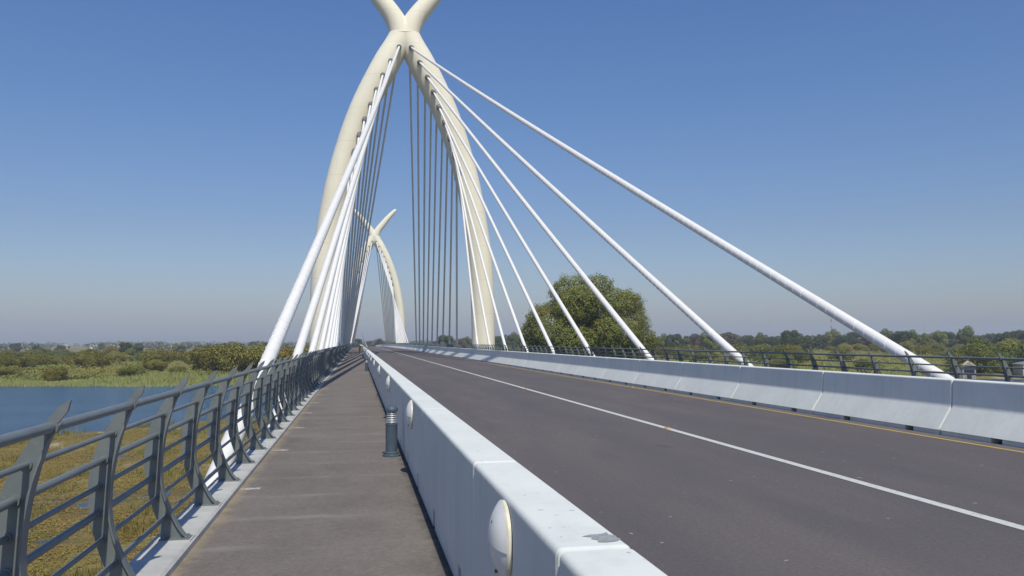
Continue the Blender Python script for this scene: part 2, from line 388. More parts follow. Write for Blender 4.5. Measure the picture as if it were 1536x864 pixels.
# ------------------------------------------------------------------ deck, road, walkways, kerbs, paint
YS = list(np.arange(Y0, 130, 20.0))+list(np.arange(130, Y1+1, 10.0))
def sweep(m, prof):                              # closed profile (x, z) along the bridge
    return m.rings([[(x, y, z+zc(y)) for x, z in prof] for y in YS])
def strip(m, x0, x1, z, ya=Y0, yb=Y1):
    ys = [y for y in YS if ya < y < yb]; ys = [ya]+ys+[yb]
    v = []; f = []
    for y in ys: v += [(x0, y, z+zc(y)), (x1, y, z+zc(y))]
    for i in range(len(ys)-1): f.append((2*i, 2*i+1, 2*i+3, 2*i+2))
    return m.add(v, f)
XL, XR = -1.58, 2*XT+1.58                        # deck edges
m = MB(); sweep(m, [(XL+.03, -1.68), (XR-.03, -1.68), (XR-.03, -2.35), (XR-1.6, -3.4), (XL+1.6, -3.4), (XL+.03, -2.35)])
W_AN, Z_AN = 7.655, -2.83
ANCH = [12.12+9.95*k for k in range(9)]          # backstay anchors, near tower
OFFS = [D1-a for a in ANCH]
for D in (D1, D2):
    for o in OFFS:
        for s in (-1, 1):
            ya = D+s*o
            for sx in (-1, 1):
                xa = XT+sx*W_AN; xi = XT+sx*6.9; z = zc(ya)
                x0, x1 = sorted((xi, xa+sx*.25))
                m.box((x0, ya-.35, Z_AN-.75+z), (x1, ya+.35, Z_AN-.12+z))
tag(m.build('bridge_deck', DECK), kind='structure')
m = MB(); strip(m, 1.05, 9.40, ZR); tag(m.build('road', ASPHALT), kind='structure')
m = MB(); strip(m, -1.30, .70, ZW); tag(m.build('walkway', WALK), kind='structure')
m = MB(); strip(m, 9.70, 12.10, ZW); tag(m.build('walkway_right', WALK), kind='structure')
for nm, s in (('kerb', 1), ('kerb_right', -1)):
    fx = (lambda x: x) if s == 1 else (lambda x: 2*XT-x)
    m = MB(); pr = [(XL, -1.545), (XL+.012, ZK), (-1.285, ZK), (-1.262, -1.556), (-1.258, -1.655), (XL, -1.72)]
    sweep(m, [(fx(x), z) for x, z in pr]); tag(m.build(nm, KERB), kind='structure')
m = MB(); strip(m, 5.26, 5.385, ZR+.004); tag(m.build('road_centre_line', LINE), kind='structure')
m = MB(); strip(m, 8.815, 8.895, ZR+.004); tag(m.build('road_edge_line', YELLOW), kind='structure')
m = MB(); strip(m, 1.42, 1.52, ZR+.004); tag(m.build('road_edge_line_near', YELLOW), kind='structure')
k = 0
for y in np.arange(14.2-12.6, 120, 12.6):
    for x in (5.322, 8.85):
        if x > 6 and (k % 2): continue
        m = MB(); a, b, h = .05, .055, .018
        m.add([(-a, -b, 0), (a, -b, 0), (a, b, 0), (-a, b, 0), (-a*.7, -b*.5, h), (a*.7, -b*.5, h), (a*.7, b*.5, h), (-a*.7, b*.5, h)],
              [(0, 3, 2, 1), (4, 5, 6, 7), (0, 1, 5, 4), (1, 2, 6, 5), (2, 3, 7, 6), (3, 0, 4, 7)])
        o = m.build('road_stud', STUD); o.location = (x, y, ZR+.005)
        tag(o, 'small orange reflective stud set in the white centre line of the road' if x < 6 else 'small orange reflective stud set in the yellow edge line beside the barrier', 'road stud', 'reflective road studs')
    k += 1
m = MB(); bl = [(1.9, 5.7), (2.35, 5.55)]

# ------------------------------------------------------------------ barriers
def seg_mesh(name, prof, L, base_x, base_z0, base_z1, slots, slot_w, face_sign, chips=()):
    """prof: closed (x,z) outline above the base course, ends chamfered; base course broken by drain slots"""
    m = MB(); ch = .022; P = [Vector((x, 0, z)) for x, z in prof]; n = len(P)
    cx = sum(p.x for p in P)/n; czz = sum(p.z for p in P)/n
    area = sum(P[i].x*P[(i+1) % n].z-P[(i+1) % n].x*P[i].z for i in range(n))
    def inset(d):
        out = []
        for i in range(n):
            a, b, c = P[i-1], P[i], P[(i+1) % n]
            def nr(p, q):
                t = (q-p).normalized(); v = Vector((t.z, 0, -t.x)); return v if area < 0 else -v
            v = nr(a, b)+nr(b, c); v.normalize(); v = v/max(.5, v.dot(nr(a, b)))
            out.append(b-v*d*(-1 if False else -1))
        return out
    ins = inset(ch)
    g = .008
    mk = lambda R, y: [(p.x, y, p.z) for p in R]
    half = inset(ch*.3)
    m.rings([mk(ins, g), mk(half, g+ch*.3), mk(P, g+ch), mk(P, L-g-ch), mk(half, L-g-ch*.3), mk(ins, L-g)])
    xa, xb = base_x; y = g+ch*.5
    edges = []
    for s in slots: edges += [s-slot_w/2, s+slot_w/2]
    ys = [y]+edges+[L-y]
    for i in range(0, len(ys), 2): m.box((xa, ys[i], base_z0), (xb, ys[i+1], base_z1))
    m.mi = 1
    xm = (xa+xb)/2
    for s in slots: m.box((xm-.03, s-slot_w/2, base_z0), (xm+.03, s+slot_w/2, base_z1))
    return m.mesh(name, [WHITE, VOID], 4)
def rnd(a, b, c, r, n=7):                        # rounded corner at b
    a, b, c = map(lambda q: Vector((q[0], q[1], 0)), (a, b, c)); p = b+(a-b).normalized()*r; q = b+(c-b).normalized()*r
    return [tuple((p*(1-t)**2+b*2*t*(1-t)+q*t*t)[:2]) for t in [i/n for i in range(n+1)]]
LSEG = 3.88
lp = [(.64, -1.42)]+rnd((.64, -1.42), (.643, -.68), (.90, -.68), .03)+rnd((.64, -.68), (.902, -.68), (.93, -1.1), .03)+[(.925, -1.05), (.955, -1.12), (1.13, -1.38), (1.14, -1.42)]
rp = [(9.20, -1.462), (9.255, -1.37), (9.40, -1.155)]+rnd((9.40, -1.15), (9.445, -1.085), (9.45, -.95), .04, 7)+rnd((9.445, -1.085), (9.472, -.66), (9.75, -.66), .025)+rnd((9.48, -.66), (9.75, -.66), (9.75, -1), .025)+[(9.75, -1.462)]
mesh_l = seg_mesh('parapet_unit', lp, LSEG, (.652, 1.138), -1.62, -1.42, (.75, 2.62), .16, 1)
mesh_l2 = seg_mesh('parapet_unit_short', lp, 4.78-2.74, (.652, 1.138), -1.62, -1.42, (.85,), .16, 1)
mesh_r = seg_mesh('barrier_unit', rp, LSEG, (9.222, 9.74), -1.62, -1.462, (.78, 2.65), .22, -1)
lefts = [(2.74-LSEG, mesh_l), (2.74, mesh_l2)]+[(4.78+LSEG*k, mesh_l) for k in range(113)]
ordw = ['first', 'second', 'third', 'fourth', 'fifth', 'sixth', 'seventh', 'eighth', 'ninth', 'tenth', 'eleventh', 'twelfth']
for i, (y, me) in enumerate(lefts):
    o = obj('concrete_parapet', me, None, (0, y, zc(y+2)))
    if i == 0: lb = 'white flat-topped parapet unit cut off by the bottom edge, nearest of all'
    elif i == 1: lb = 'short white parapet unit with chipped paint on top and a round side lamp'
    elif i < 12: lb = f'white parapet unit beside the walkway, {ordw[i-2]} beyond the short chipped unit'
    else: lb = 'small distant white parapet unit of the row between walkway and road'
    tag(o, lb, 'parapet', 'white parapet units between the walkway and the road')
m = MB()                                          # chipped paint on the short unit: a bare patch a hair above the paint
pts = [(.770, 2.905), (.80, 2.925), (.845, 2.93), (.872, 2.950), (.868, 2.918), (.888, 2.895), (.880, 2.868), (.892, 2.845), (.868, 2.815), (.83, 2.805), (.802, 2.812), (.808, 2.845), (.79, 2.862), (.802, 2.885)]
m.add([(x, y-2.74, -.6785) for x, y in pts], [tuple(range(len(pts)))])
par2 = [o for o in bpy.data.objects if o.get('label', '').startswith('short white parapet')][0]
m.build('bare_patch', CHIP, par2)
for i in range(120):
    y = 12.32-LSEG*4+LSEG*i; o = obj('concrete_barrier', mesh_r, None, (0, y, zc(y+2)))
    j = i-3
    lb = (f'white sloped barrier unit across the road, {ordw[j]} from the right edge' if 0 <= j < 12 else
          'small distant white barrier unit on the far side of the road' if j >= 12 else 'white barrier unit outside the right edge of the view')
    tag(o, lb, 'barrier', 'white barrier units along the far side of the road')

# ------------------------------------------------------------------ railings
SP = 1.41
blade_l = [(-1.333, -.266), (-1.349, -.266), (-1.362, -.275), (-1.412, -.340), (-1.485, -.433), (-1.547, -.53), (-1.599, -.634), (-1.630, -.73), (-1.645, -.834), (-1.648, -.92), (-1.642, -1.0), (-1.624, -1.12), (-1.60, -1.217), (-1.56, -1.345), (-1.526, -1.425), (-1.507, -1.53)]
blade_r = [(-1.327, -.268), (-1.321, -.280), (-1.326, -.298), (-1.370, -.362), (-1.416, -.425), (-1.478, -.60), (-1.513, -.775), (-1.528, -.93), (-1.527, -1.05), (-1.514, -1.14), (-1.49, -1.23), (-1.455, -1.315), (-1.40, -1.43), (-1.345, -1.51), (-1.325, -1.53)]
rails = [(-1.410, -.392, .026), (-1.508, -.562, .016), (-1.560, -.726, .022), (-1.585, -.893, .016), (-1.586, -1.058, .022), (-1.555, -1.218, .016), (-1.487, -1.368, .020)]
def post_mesh(mir):
    f = (lambda x: 2*XT-x) if mir else (lambda x: x)
    m = MB(); t = .011
    # blade as a lens of quads between the outer and the inner curve
    A = [p[:2] for p in spline(blade_l, 2)]; B = [p[:2] for p in spline(blade_r, 2)]
    nA = 24
    def resamp(P, n):
        P = [Vector((p[0], p[1])) for p in P]; d = [0]
        for a, b in zip(P, P[1:]): d.append(d[-1]+(b-a).length)
        out = []
        for i in range(n):
            t_ = d[-1]*i/(n-1); k = 0
            while k < len(d)-2 and d[k+1] < t_: k += 1
            u = (t_-d[k])/max(1e-9, d[k+1]-d[k]); out.append(P[k].lerp(P[k+1], u))
        return out
    A = resamp(A, nA); B = resamp(B, nA)
    R = []
    for a, b in zip(A, B):
        R.append([(f(a.x), -t, a.y), (f(b.x), -t, b.y), (f(b.x), t, b.y), (f(a.x), t, a.y)])
    m.rings(R)
    # flange along the inner curve, tapering out towards the tip
    R = []
    for i, b in enumerate(B[2:]):
        w = min(.038, .008+.006*i); R.append([(f(b.x+.004), -w, b.y), (f(b.x+.015), -w, b.y), (f(b.x+.015), w, b.y), (f(b.x+.004), w, b.y)])
    m.rings(R)
    x0, x1 = sorted((f(-1.515), f(-1.288))); m.box((x0, -.075, ZK), (x1, .075, ZK+.012))
    m.mi = 1; x0, x1 = sorted((f(-1.545), f(-1.276))); m.box((x0, -.105, ZK-.02), (x1, .105, ZK+.004)); m.mi = 0
    for bx in (-1.48, -1.315):
        for by in (-.05, .05): m.lathe([(.011, 0), (.011, .014), (.006, .018)], 6, (f(bx), by, ZK+.012))
    for x, z, r in rails:
        m.tube([(f(x), -.022, z), (f(x), .022, z)], r+.009, 12)
    return m.mesh('post', [STEEL, KERB], 30)
def tip_cap(mir): pass
for mir, nm, lab in ((False, 'railing', 'blue grey steel railing of curved blade posts and seven rails between walkway and river'),
                     (True, 'railing', 'blue grey steel railing of curved posts behind the white road barrier')):
    root = empty(nm, ((XL if not mir else XR), 0, ZK)); tag(root, lab, 'railing')
    off = Vector(root.location)
    f = (lambda x: 2*XT-x) if mir else (lambda x: x)
    pm = post_mesh(mir)
    ylist = [4.33+SP*k+(.25 if mir else 0) for k in range(-5, 300)]
    vis = [y for y in ylist if y > (1.0 if not mir else 10.5)]
    for y in vis[:100]: obj('post', pm, root, Vector((0, y, zc(y)))-off)
    far = vis[100:]; near_out = [y for y in ylist if y <= (1.0 if not mir else 10.5)]
    for grp in (far, near_out):
        if not grp: continue
        nv = len(pm.vertices); co = np.empty(nv*3); pm.vertices.foreach_get('co', co); co = co.reshape(-1, 3)
        fc = [tuple(p.vertices) for p in pm.polygons]; m = MB()
        for y in grp: m.add(co+np.array([0, y, zc(y)])-np.array(off), fc)
        o = m.build('post', STEEL, root, 30); o['kind'] = 'stuff'
    for x, z, r in rails:
        ys = [-3.0]+[y for y in YS if -3 < y < 432]+[432.0]
        MB().tube([(f(x)-off.x, y, z+zc(y)-off.z) for y in ys], r, 10).build('rail', STEEL, root, 40)

# ------------------------------------------------------------------ pylons and stay cables
LEG = [(9.0, -13.0, 1.5), (9.45, -6.5, 1.42), (9.64, -.2, 1.40), (9.36, 9.0, 1.45), (8.27, 17.0, 1.44), (6.82, 23.0, 1.45), (4.92, 28.3, 1.55), (2.42, 33.4, 1.64), (.98, 36.1, 1.52), (.42, 37.45, 1.42)]
HORN = [(.42, 37.45, 1.40), (.80, 38.6, 1.30), (1.52, 39.95, 1.18), (3.02, 41.9, 1.08), (4.6, 43.9, .94), (6.1, 45.6, .78), (7.45, 46.95, .60)]
def build_pylon(D, lab):
    z = zc(D); root = empty('pylon', (XT, D, ZWATER)); tag(root, lab, 'bridge pylon', 'twin tusk-shaped bridge pylons')
    dz = z-ZWATER
    for s in (-1, 1):
        P = spline(LEG, 6); MB().tube([(s*p[0], 0, p[1]+dz) for p in P], [p[2] for p in P], 36, up=(0, 1, 0)).build('leg', CREAM, root, 60)
        P = spline(HORN, 6); pts = [(s*p[0], 0, p[1]+dz) for p in P]; rr = [p[2] for p in P]
        d = Vector(pts[-1])-Vector(pts[-2]); d.normalize()
        for q in (.3, .6, .85, 1.0):
            pts.append(tuple(Vector(pts[len(P)-1])+d*.35*math.sin(q*math.pi/2))); rr.append(max(.02, .60*math.cos(q*math.pi/2)))
        MB().tube(pts, rr, 36, up=(0, 1, 0)).build('horn', CREAM, root, 60)
        fm = MB(); fm.lathe([(2.6, -2.2), (2.6, .6), (2.45, .75)], 28, (s*9.2, 0, 0)); fm.build('footing', DECK, root, 30)
    n = 48; path = [((.42 if math.cos(2*math.pi*(k+.5)/n) > 0 else -.42)+1.425*math.cos(2*math.pi*(k+.5)/n), 1.425*math.sin(2*math.pi*(k+.5)/n), 37.45+dz) for k in range(n+1)]
    MB().tube(path, .028, 8, caps=False).build('collar_seam', CREAM, root, True)
    def stad(c, r, zz, q=40): return [((c if math.cos(2*math.pi*(k+.5)/q) > 0 else -c)+r*math.cos(2*math.pi*(k+.5)/q), r*math.sin(2*math.pi*(k+.5)/q), zz+dz) for k in range(q)]
    hb = MB(); hb.rings([stad(.5, 1.18, 36.3), stad(.46, 1.345, 36.95), stad(.42, 1.418, 37.42), stad(.44, 1.40, 37.52), stad(.60, 1.31, 38.1), stad(.76, 1.20, 38.6), stad(.75, .98, 39.1), stad(.5, .62, 39.55), stad(.1, .2, 39.75)])
    hb.build('hub', CREAM, root, 60)
    bm_ = MB(); bm_.box((-9.0, -1.0, dz-5.2), (9.0, 1.0, dz-3.5)); bm_.build('crossbeam', DECK, root)
    return root
build_pylon(D1, 'large cream nearer pylon, its two tusk-like legs meeting high over the road')
build_pylon(D2, 'distant cream pylon seen whole between the legs of the nearer one')
TOPS = [(.72, 35.5), (1.72, 33.7), (2.65, 31.93), (3.40, 30.17), (4.07, 28.37), (4.78, 26.53), (5.41, 24.66), (6.0, 22.63), (6.52, 20.6)]
def leg_at(h):
    P = spline(LEG, 8)
    for a, b in zip(P, P[1:]):
        if a[1] <= h <= b[1]: return a+(b-a)*(h-a[1])/(b[1]-a[1])
    return P[-1]
wl_ = ['outermost', 'second', 'third', 'fourth', 'fifth', 'sixth', 'seventh', 'eighth', 'innermost']
def build_cable(D, side, fore, k, near):
    """side -1/1 of the road, fore -1 = on the viewer's side of the tower"""
    z = zc(D); o, h = TOPS[k]; c, _, r = leg_at(h)
    dy = math.sqrt(max(.2, (r*.99)**2-((o-c)*.9)**2))
    T = Vector((XT+side*o, D+fore*dy, h+z)); ya = D+fore*OFFS[k]; B = Vector((XT+side*W_AN, ya, Z_AN+zc(ya)))
    d = (B-T).normalized(); Lc = (B-T).length
    root = empty('stay_cable', B)
    near_pylon = D == D1
    sd = 'left walkway' if side < 0 else 'right barrier'
    if near_pylon and fore < 0: lb = f'white near-pylon stay cable sloping to the {sd}, {wl_[k]} of its fan'
    elif near_pylon: lb = f'shaded stay cable behind the near pylon\'s {"left" if side < 0 else "right"} leg, {wl_[k]} of its fan'
    elif fore < 0: lb = f'thin white stay cable of the distant pylon, one of its {"left" if side < 0 else "right"} close fan'
    else: lb = f'thin stay cable behind the distant pylon on its {"left" if side < 0 else "right"} leg'
    tag(root, lb, 'stay cable', ('near' if near_pylon else 'distant')+' pylon stay cables '+('toward the viewer' if fore < 0 else 'going away')+(' left' if side < 0 else ' right'))
    loc = lambda p: p-B
    rad = .145 if k < 3 else .130
    m = MB(); a = T+d*.55; N = 24
    sag = lambda t: Vector((0, 0, -.28*4*t*(1-t)*(Lc/95)**2))
    m.tube([loc(a.lerp(B, i/N)+sag(i/N)) for i in range(N+1)], rad, 14)
    if near and fore < 0 and k < 3:              # raised helical fillet of the sheath
        turns = (Lc-6)/.42; st = 10; pts = []
        u = d.orthogonal().normalized(); v = d.cross(u)
        tot = int(turns*st)
        for i in range(tot):
            t = .03+.92*i/tot; q = 2*math.pi*i/st
            pts.append(loc(a.lerp(B, t)+sag(t)+(u*math.cos(q)+v*math.sin(q))*(rad+.001)))
        m.tube(pts, .008, 4, caps=False)
    m.build('sheath', CABLE, root, 50)
    q = MB(); q.tube([loc(T-d*.5), loc(T+d*.62), loc(T+d*.72)], [.285, .285, .22], 18); q.tube([loc(T+d*.70), loc(T+d*.95)], rad+.028, 14)
    q.build('anchor_collar', COLLAR, root, 35)
    q = MB(); q.tube([loc(B-d*3.6), loc(B-d*3.52), loc(B+d*.1)], [rad+.006, rad+.022, rad+.022], 16)
    q.build('anchor_sleeve', CABLE, root, 35)
for D in (D1, D2):
    for fore in (-1, 1):
        for side in (-1, 1):
            for k in range(9): build_cable(D, side, fore, k, D == D1)

# ------------------------------------------------------------------ wall lamps, bollards, cabinet, markers
def dome(m, r, depth, z0, z1, n=28, rings=8, mir=1):   # part of a dome facing -x, v-range of angle about x: z0..z1 radians
    V = []; F = []
    for i in range(rings+1):
        a = (math.pi/2)*i/rings
        for k in range(n+1):
            q = z0+(z1-z0)*k/n
            rho = i/rings; V.append((-depth*(1-rho**2.5), r*rho*math.cos(q), r*rho*math.sin(q)))
    for i in range(rings):
        for k in range(n): F.append((i*(n+1)+k, i*(n+1)+k+1, (i+1)*(n+1)+k+1, (i+1)*(n+1)+k))
    m.add(V, F)
def make_lamp():
    root = empty('wall_lamp')
    m = MB()
    for x0, x1, r0, r1 in ((0, -.014, .172, .172), (-.014, -.022, .174, .167)):
        A = [(x0, r0*math.cos(2*math.pi*k/32), r0*math.sin(2*math.pi*k/32)) for k in range(32)]; B = [(x1, r1*math.cos(2*math.pi*k/32), r1*math.sin(2*math.pi*k/32)) for k in range(32)]
        m.rings([A, B])
    m.build('base_ring', LAMPC, root, 40)
    m = MB(); dome(m, .162, .044, -math.pi, 0); dm = m.build('diffuser', LENS, root, True); dm.location.x = -.021
    m = MB(); dome(m, .168, .052, -.12, math.pi+.12)
    # lip under the hood
    V = []; F = []; rings_ = 8
    for sgn in (0,):
        for i in range(rings_+1):
            h_ = i/rings_
            for q in (-.12, math.pi+.12):
                for dd in (1.0, .9): V.append((-.052*dd*(1-h_**2.5), .168*dd*h_*math.cos(q), .168*dd*h_*math.sin(q)))
        for i in range(rings_): F += [(4*i, 4*i+1, 4*i+5, 4*i+4), (4*i+2, 4*i+3, 4*i+7, 4*i+6)]
    m.add(V, F); hd = m.build('hood', LAMPW, root, True); hd.location.x = -.021
    for zz in (.085, -.125):
        m = MB(); m.tube([(-.05 if zz > 0 else -.03, -.02, zz), (-.064 if zz > 0 else -.051, -.02, zz)], .008, 8); m.build('screw', SCREW, root)
    return root
LY = [3.72, 10.26, 17.75, 25.5]+[25.5+7.76*k for k in range(1, 45)]
proto = make_lamp()
for i, y in enumerate(LY):
    r = proto if i == 0 else copy_tree(proto)
    r.location = (.6395, y, -.87+zc(y))
    tag(r, ('round white lamp low on the short chipped parapet unit, nearest of the row' if i == 0 else
            'round white hooded lamp on the parapet just beyond the nearest bollard' if i == 1 and False else
            f'round white hooded lamp on the parapet side, {ordw[i]} along the walkway' if i < 10 else
            'tiny distant round white lamp on the parapet along the walkway'), 'wall lamp', 'round lamps along the parapet')
def make_bollard():
    root = empty('bollard_light')
    m = MB(); m.lathe([(.125, 0), (.125, .022), (.115, .032)], 8); m.lathe([(.115, .03), (.10, .034), (.10, .06), (.088, .07)], 24); m.build('base_plate', BOLL, root, 35)
    for a in range(4):
        m = MB(); q = math.pi/4+a*math.pi/2; m.lathe([(.010, .03), (.010, .05)], 6, (.108*math.cos(q), .108*math.sin(q), 0)); m.build('bolt', SCREW, root)
    m = MB(); m.lathe([(.082, .06), (.082, .425), (.087, .43), (.087, .455), (.078, .46)], 28); m.build('post', BOLL, root, 35)
    m = MB(); m.lathe([(.050, .45), (.050, .63)], 20); m.build('light_tube', GLOW, root, 35)
    m = MB()
    for k in range(5):
        z = .470+k*.031; m.lathe([(.052, z+.016), (.070, z), (.074, z+.003), (.060, z+.020)], 28)
    for a in range(3):
        q = a*2*math.pi/3+.4; m.box((.066*math.cos(q)-.005, .066*math.sin(q)-.005, .455), (.066*math.cos(q)+.005, .066*math.sin(q)+.005, .635))
    m.build('louvre', LOUV, root, 35)
    m = MB(); m.lathe([(.070, .625), (.087, .628), (.089, .645), (.084, .668), (.066, .692), (.040, .704), (.001, .708)], 28); m.build('cap', BOLL, root, 35)
    return root
proto = make_bollard()
for i, y in enumerate([12.1, 47.0, 82.0, 117.0, 152.0]):
    r = proto if i == 0 else copy_tree(proto); r.location = (.47, y, ZW+zc(y))
    tag(r, ['blue grey bollard light with silver louvres standing beside the second parapet lamp', 'small bollard light far along the walkway against the parapet, second from the viewer',
            'tiny bollard light against the parapet near the pylon', 'tiny bollard light beyond the near pylon', 'tiny bollard light farthest along the walkway'][i], 'bollard light', 'bollard lights along the walkway')
root = empty('electrical_cabinet', (.36, 113.0, ZW)); tag(root, 'brown metal cabinet standing on the walkway against the parapet by the near pylon', 'cabinet')
MB().box((-.26, -.16, .06), (.26, .16, 1.0)).build('body', BROWN, root); MB().box((-.28, -.18, 0), (.28, .18, .06)).build('plinth', DECK, root)
MB().box((-.28, -.19, 1.0), (.28, .19, 1.035)).build('top', BROWN, root); MB().box((-.22, -.172, .12), (.22, -.163, .95)).build('door', BROWN, root)
m = MB(); m.tube([(0, 0, 0), (-.32, 0, .62)], [.05, .05], 10); o = m.build('marker_post', MASTW); o.location = (1.18, 112.0, -.68); tag(o, 'small white marker post leaning over the parapet at the far end of the walkway', 'marker post')
o.rotation_euler = (0, 0, 0)

# ------------------------------------------------------------------ foliage
def leaf_mesh(name, pts, nrm, size, mat, seed, aspect=1.0, jit=.5):
    rg = np.random.default_rng(seed); n = len(pts)
    d = rg.normal(size=(n, 3)); nn = nrm*.75+np.array([0, -.25, .35])+d*jit; nn /= np.linalg.norm(nn, axis=1)[:, None]
    t = np.cross(nn, rg.normal(size=(n, 3))); t /= np.linalg.norm(t, axis=1)[:, None]; b = np.cross(nn, t)
    s = (size*rg.uniform(.55, 1.25, n))[:, None]
    v = np.stack([pts+t*s*.5, pts+b*s*.34*aspect+nn*s*.10, pts-t*s*.5, pts-b*s*.34*aspect+nn*s*.10], 1).reshape(-1, 3)
    me = bpy.data.meshes.new(name); me.vertices.add(n*4); me.vertices.foreach_set('co', v.ravel().astype(np.float32))
    me.loops.add(n*4); me.loops.foreach_set('vertex_index', np.arange(n*4, dtype=np.int32))
    me.polygons.add(n); me.polygons.foreach_set('loop_start', np.arange(0, n*4, 4, dtype=np.int32)); me.polygons.foreach_set('loop_total', np.full(n, 4, np.int32))
    me.materials.append(mat); me.update(calc_edges=True); return me
def crown_points(seed, rx, rz, zcen, nl, n, lobe=(.28, .5), flat=.75, low=None, core=.70):
    rg = np.random.default_rng(seed); L = []
    while len(L) < nl:
        p = rg.uniform(-1, 1, 3)
        if np.linalg.norm(p) > 1: continue
        p = p/np.linalg.norm(p)*np.linalg.norm(p)**.45
        r = rg.uniform(*lobe); p *= (1-r*.75); L.append((np.array([p[0]*rx, p[1]*rx, p[2]*rz+zcen]), r*rx))
    C = np.array([l[0] for l in L]); R = np.array([l[1] for l in L])
    pts = np.zeros((0, 3)); nr = np.zeros((0, 3))
    while len(pts) < n:
        k = rg.choice(nl, n*2, p=R**2/np.sum(R**2)); d = rg.normal(size=(n*2, 3)); d /= np.linalg.norm(d, axis=1)[:, None]
        rad = R[k]*(.72+.36*rg.random(n*2)**.8)
        # clumpy: bumps in the lobe radius
        bump = np.sin(d[:, 0]*7+k*1.7)*np.sin(d[:, 1]*8+k*2.3)*np.sin(d[:, 2]*7.5+k)
        rad *= 1+.20*bump
        q = C[k]+d*rad[:, None]*np.array([1, 1, flat if rz < rx*.95 else .9])
        ok = np.ones(len(q), bool)
        dist = np.linalg.norm((q[:, None, :]-C[None])/R[None, :, None], axis=2)
        dist[np.arange(len(q)), k] = 9
        ok &= dist.min(1) > core
        if low is not None: ok &= q[:, 2] > low
        pts = np.vstack([pts, q[ok]]); nr = np.vstack([nr, d[ok]])
    k = len(pts[:n])//12; pts[:k] += nr[:k]*np.minimum(rg.exponential(.025*rx, (k, 1)), .07*rx); return pts[:n], nr[:n], C, R
def trunk_mb(m, h, r, C, rg, n_limbs=6, spread=.5):
    m.tube([(0, 0, -.6), (.02*h, 0, h*.35), (0, .02*h, h*.75), (0, 0, h)], [r*1.35, r, r*.7, r*.4], 9)
    idx = rg.permutation(len(C))[:n_limbs]
    for i in idx:
        c = C[i]; z0 = h*rg.uniform(.45, .9); a = Vector((0, 0, z0)); e = Vector(c)
        mid = a.lerp(e, .5)+Vector((0, 0, -.06*h)); m.tube([a, mid, e], [r*.5, r*.32, r*.1], 6)
def make_tree(name, seed, rx, rz, zcen, nl, n, leaf, lmat, th, tr, lobe=(.28, .5), parts=('trunk', 'crown'), low=None, limbs=6, core=.70, jit=.5):
    rg = np.random.default_rng(seed+99); pts, nr, C, R = crown_points(seed, rx, rz, zcen, nl, n, lobe, low=low, core=core)
    root = empty(name)
    m = MB(); trunk_mb(m, th, tr, C, rg, limbs); m.build(parts[0], BARK if parts[0] == 'trunk' else STEMM, root, 50)
    obj(parts[1], leaf_mesh(parts[1], pts, nr, leaf, lmat, seed, 1.0, jit), root); return root
def put(proto, first, x, y, s, rz, sz=1.0, z=None):
    r = proto if first else copy_tree(proto)
    r.location = (x, y, (ground_z(x, y) if z is None else z)-.05); r.scale = (s, s, s*sz); r.rotation_euler = (0, 0, rz); return r
rng = random.Random(7)
# the big tree beyond the right railing
t = make_tree('broad_tree', 5, 11.6, 9.4, 11.9, 42, 120000, .29, L_TREE, 9.5, .75, (.17, .36), low=1.0, limbs=16, core=.80, jit=.34)
put(t, True, 41.6, 150.0, 1.03, .6, 1.07); tag(t, 'big broad olive green tree behind the stay cables beyond the right railing', 'tree')

def fam(name, specs, labels, cat, group, parts):
    return [make_tree(name, *s, parts=parts) for s in specs]
B_P = [make_tree('bush', 21+i, 3.6, 2.6, 2.5, 14, 9500, .26, mat, 2.0, .10, (.28, .5), ('stem', 'foliage'), .05, 7) for i, mat in enumerate((L_OLIVE, L_OLIVE, L_GREEN, L_GREEN))]
T_P = [make_tree('tree', 41+i, rx, rz, zc_, 24, 7500, .54, mat, th, .32, (.24, .42), ('trunk', 'crown'), .2, 7)
       for i, (rx, rz, zc_, th, mat) in enumerate(((5.0, 5.6, 6.2, 4.5, L_DARK), (6.2, 5.2, 5.6, 4.0, L_DARK), (4.8, 6.0, 6.6, 5.0, L_GREEN), (5.4, 5.4, 6.0, 4.5, L_BROWN)))]
used = set()
def place(P, i, x, y, s, lab, cat, group, sz=1.0):
    first = (id(P), i) not in used; used.add((id(P), i))
    r = put(P[i], first, x, y, s, rng.uniform(0, 6.28), sz); tag(r, lab, cat, group); return r
tone = ['olive brown', 'olive', 'mid green', 'fresh green']
# left bank beyond the river
n_b = 0; tries = 0
while n_b < 150 and tries < 4000:
    tries += 1
    y = 203+300*rng.random()**1.25; x = rng.uniform(-.47*y, .02*y)
    if river_depth(x, y) > -5: continue
    front = y < 240
    if front and rng.random() < .45: continue
    i = rng.choice([0, 1, 1, 0, 2]) if y < 330 else rng.choice([0, 2, 3, 2])
    s = rng.uniform(.75, 1.3) if not front else rng.uniform(.5, .9)
    place(B_P, i, x, y, s, f'rounded {tone[i]} bush in the thicket beyond the river, '+('close to the reeds' if y < 240 else 'in its middle' if y < 330 else 'toward the far trees'), 'bush', 'bushes beyond the river', rng.uniform(.62, .95)); n_b += 1
for x, y, s in ((-29.5, 212, 1.7), (-24, 216, 1.6), (-36, 218, 1.55), (-70, 236, 1.1), (-84, 242, 1.1), (-52, 240, 1.25), (-17, 222, 1.5), (-12, 230, 1.6), (-95, 240, 1.1)):
    place(B_P, rng.choice([0, 1]), x, y, s, 'large olive brown bush standing tallest in the thicket beyond the river', 'bush', 'large bushes beyond the river', .92)
for k in range(34):
    y = rng.uniform(420, 900); x = rng.uniform(-.50*y, -.01*y)
    i = rng.choice([0, 1, 1, 0, 2]); s = rng.uniform(.5, .8)
    place(T_P, i, x, y, s, f'{["dark round", "dark broad", "tall green", "dry brown"][i]} tree beyond the thicket on the river side', 'tree', 'trees beyond the river thicket')
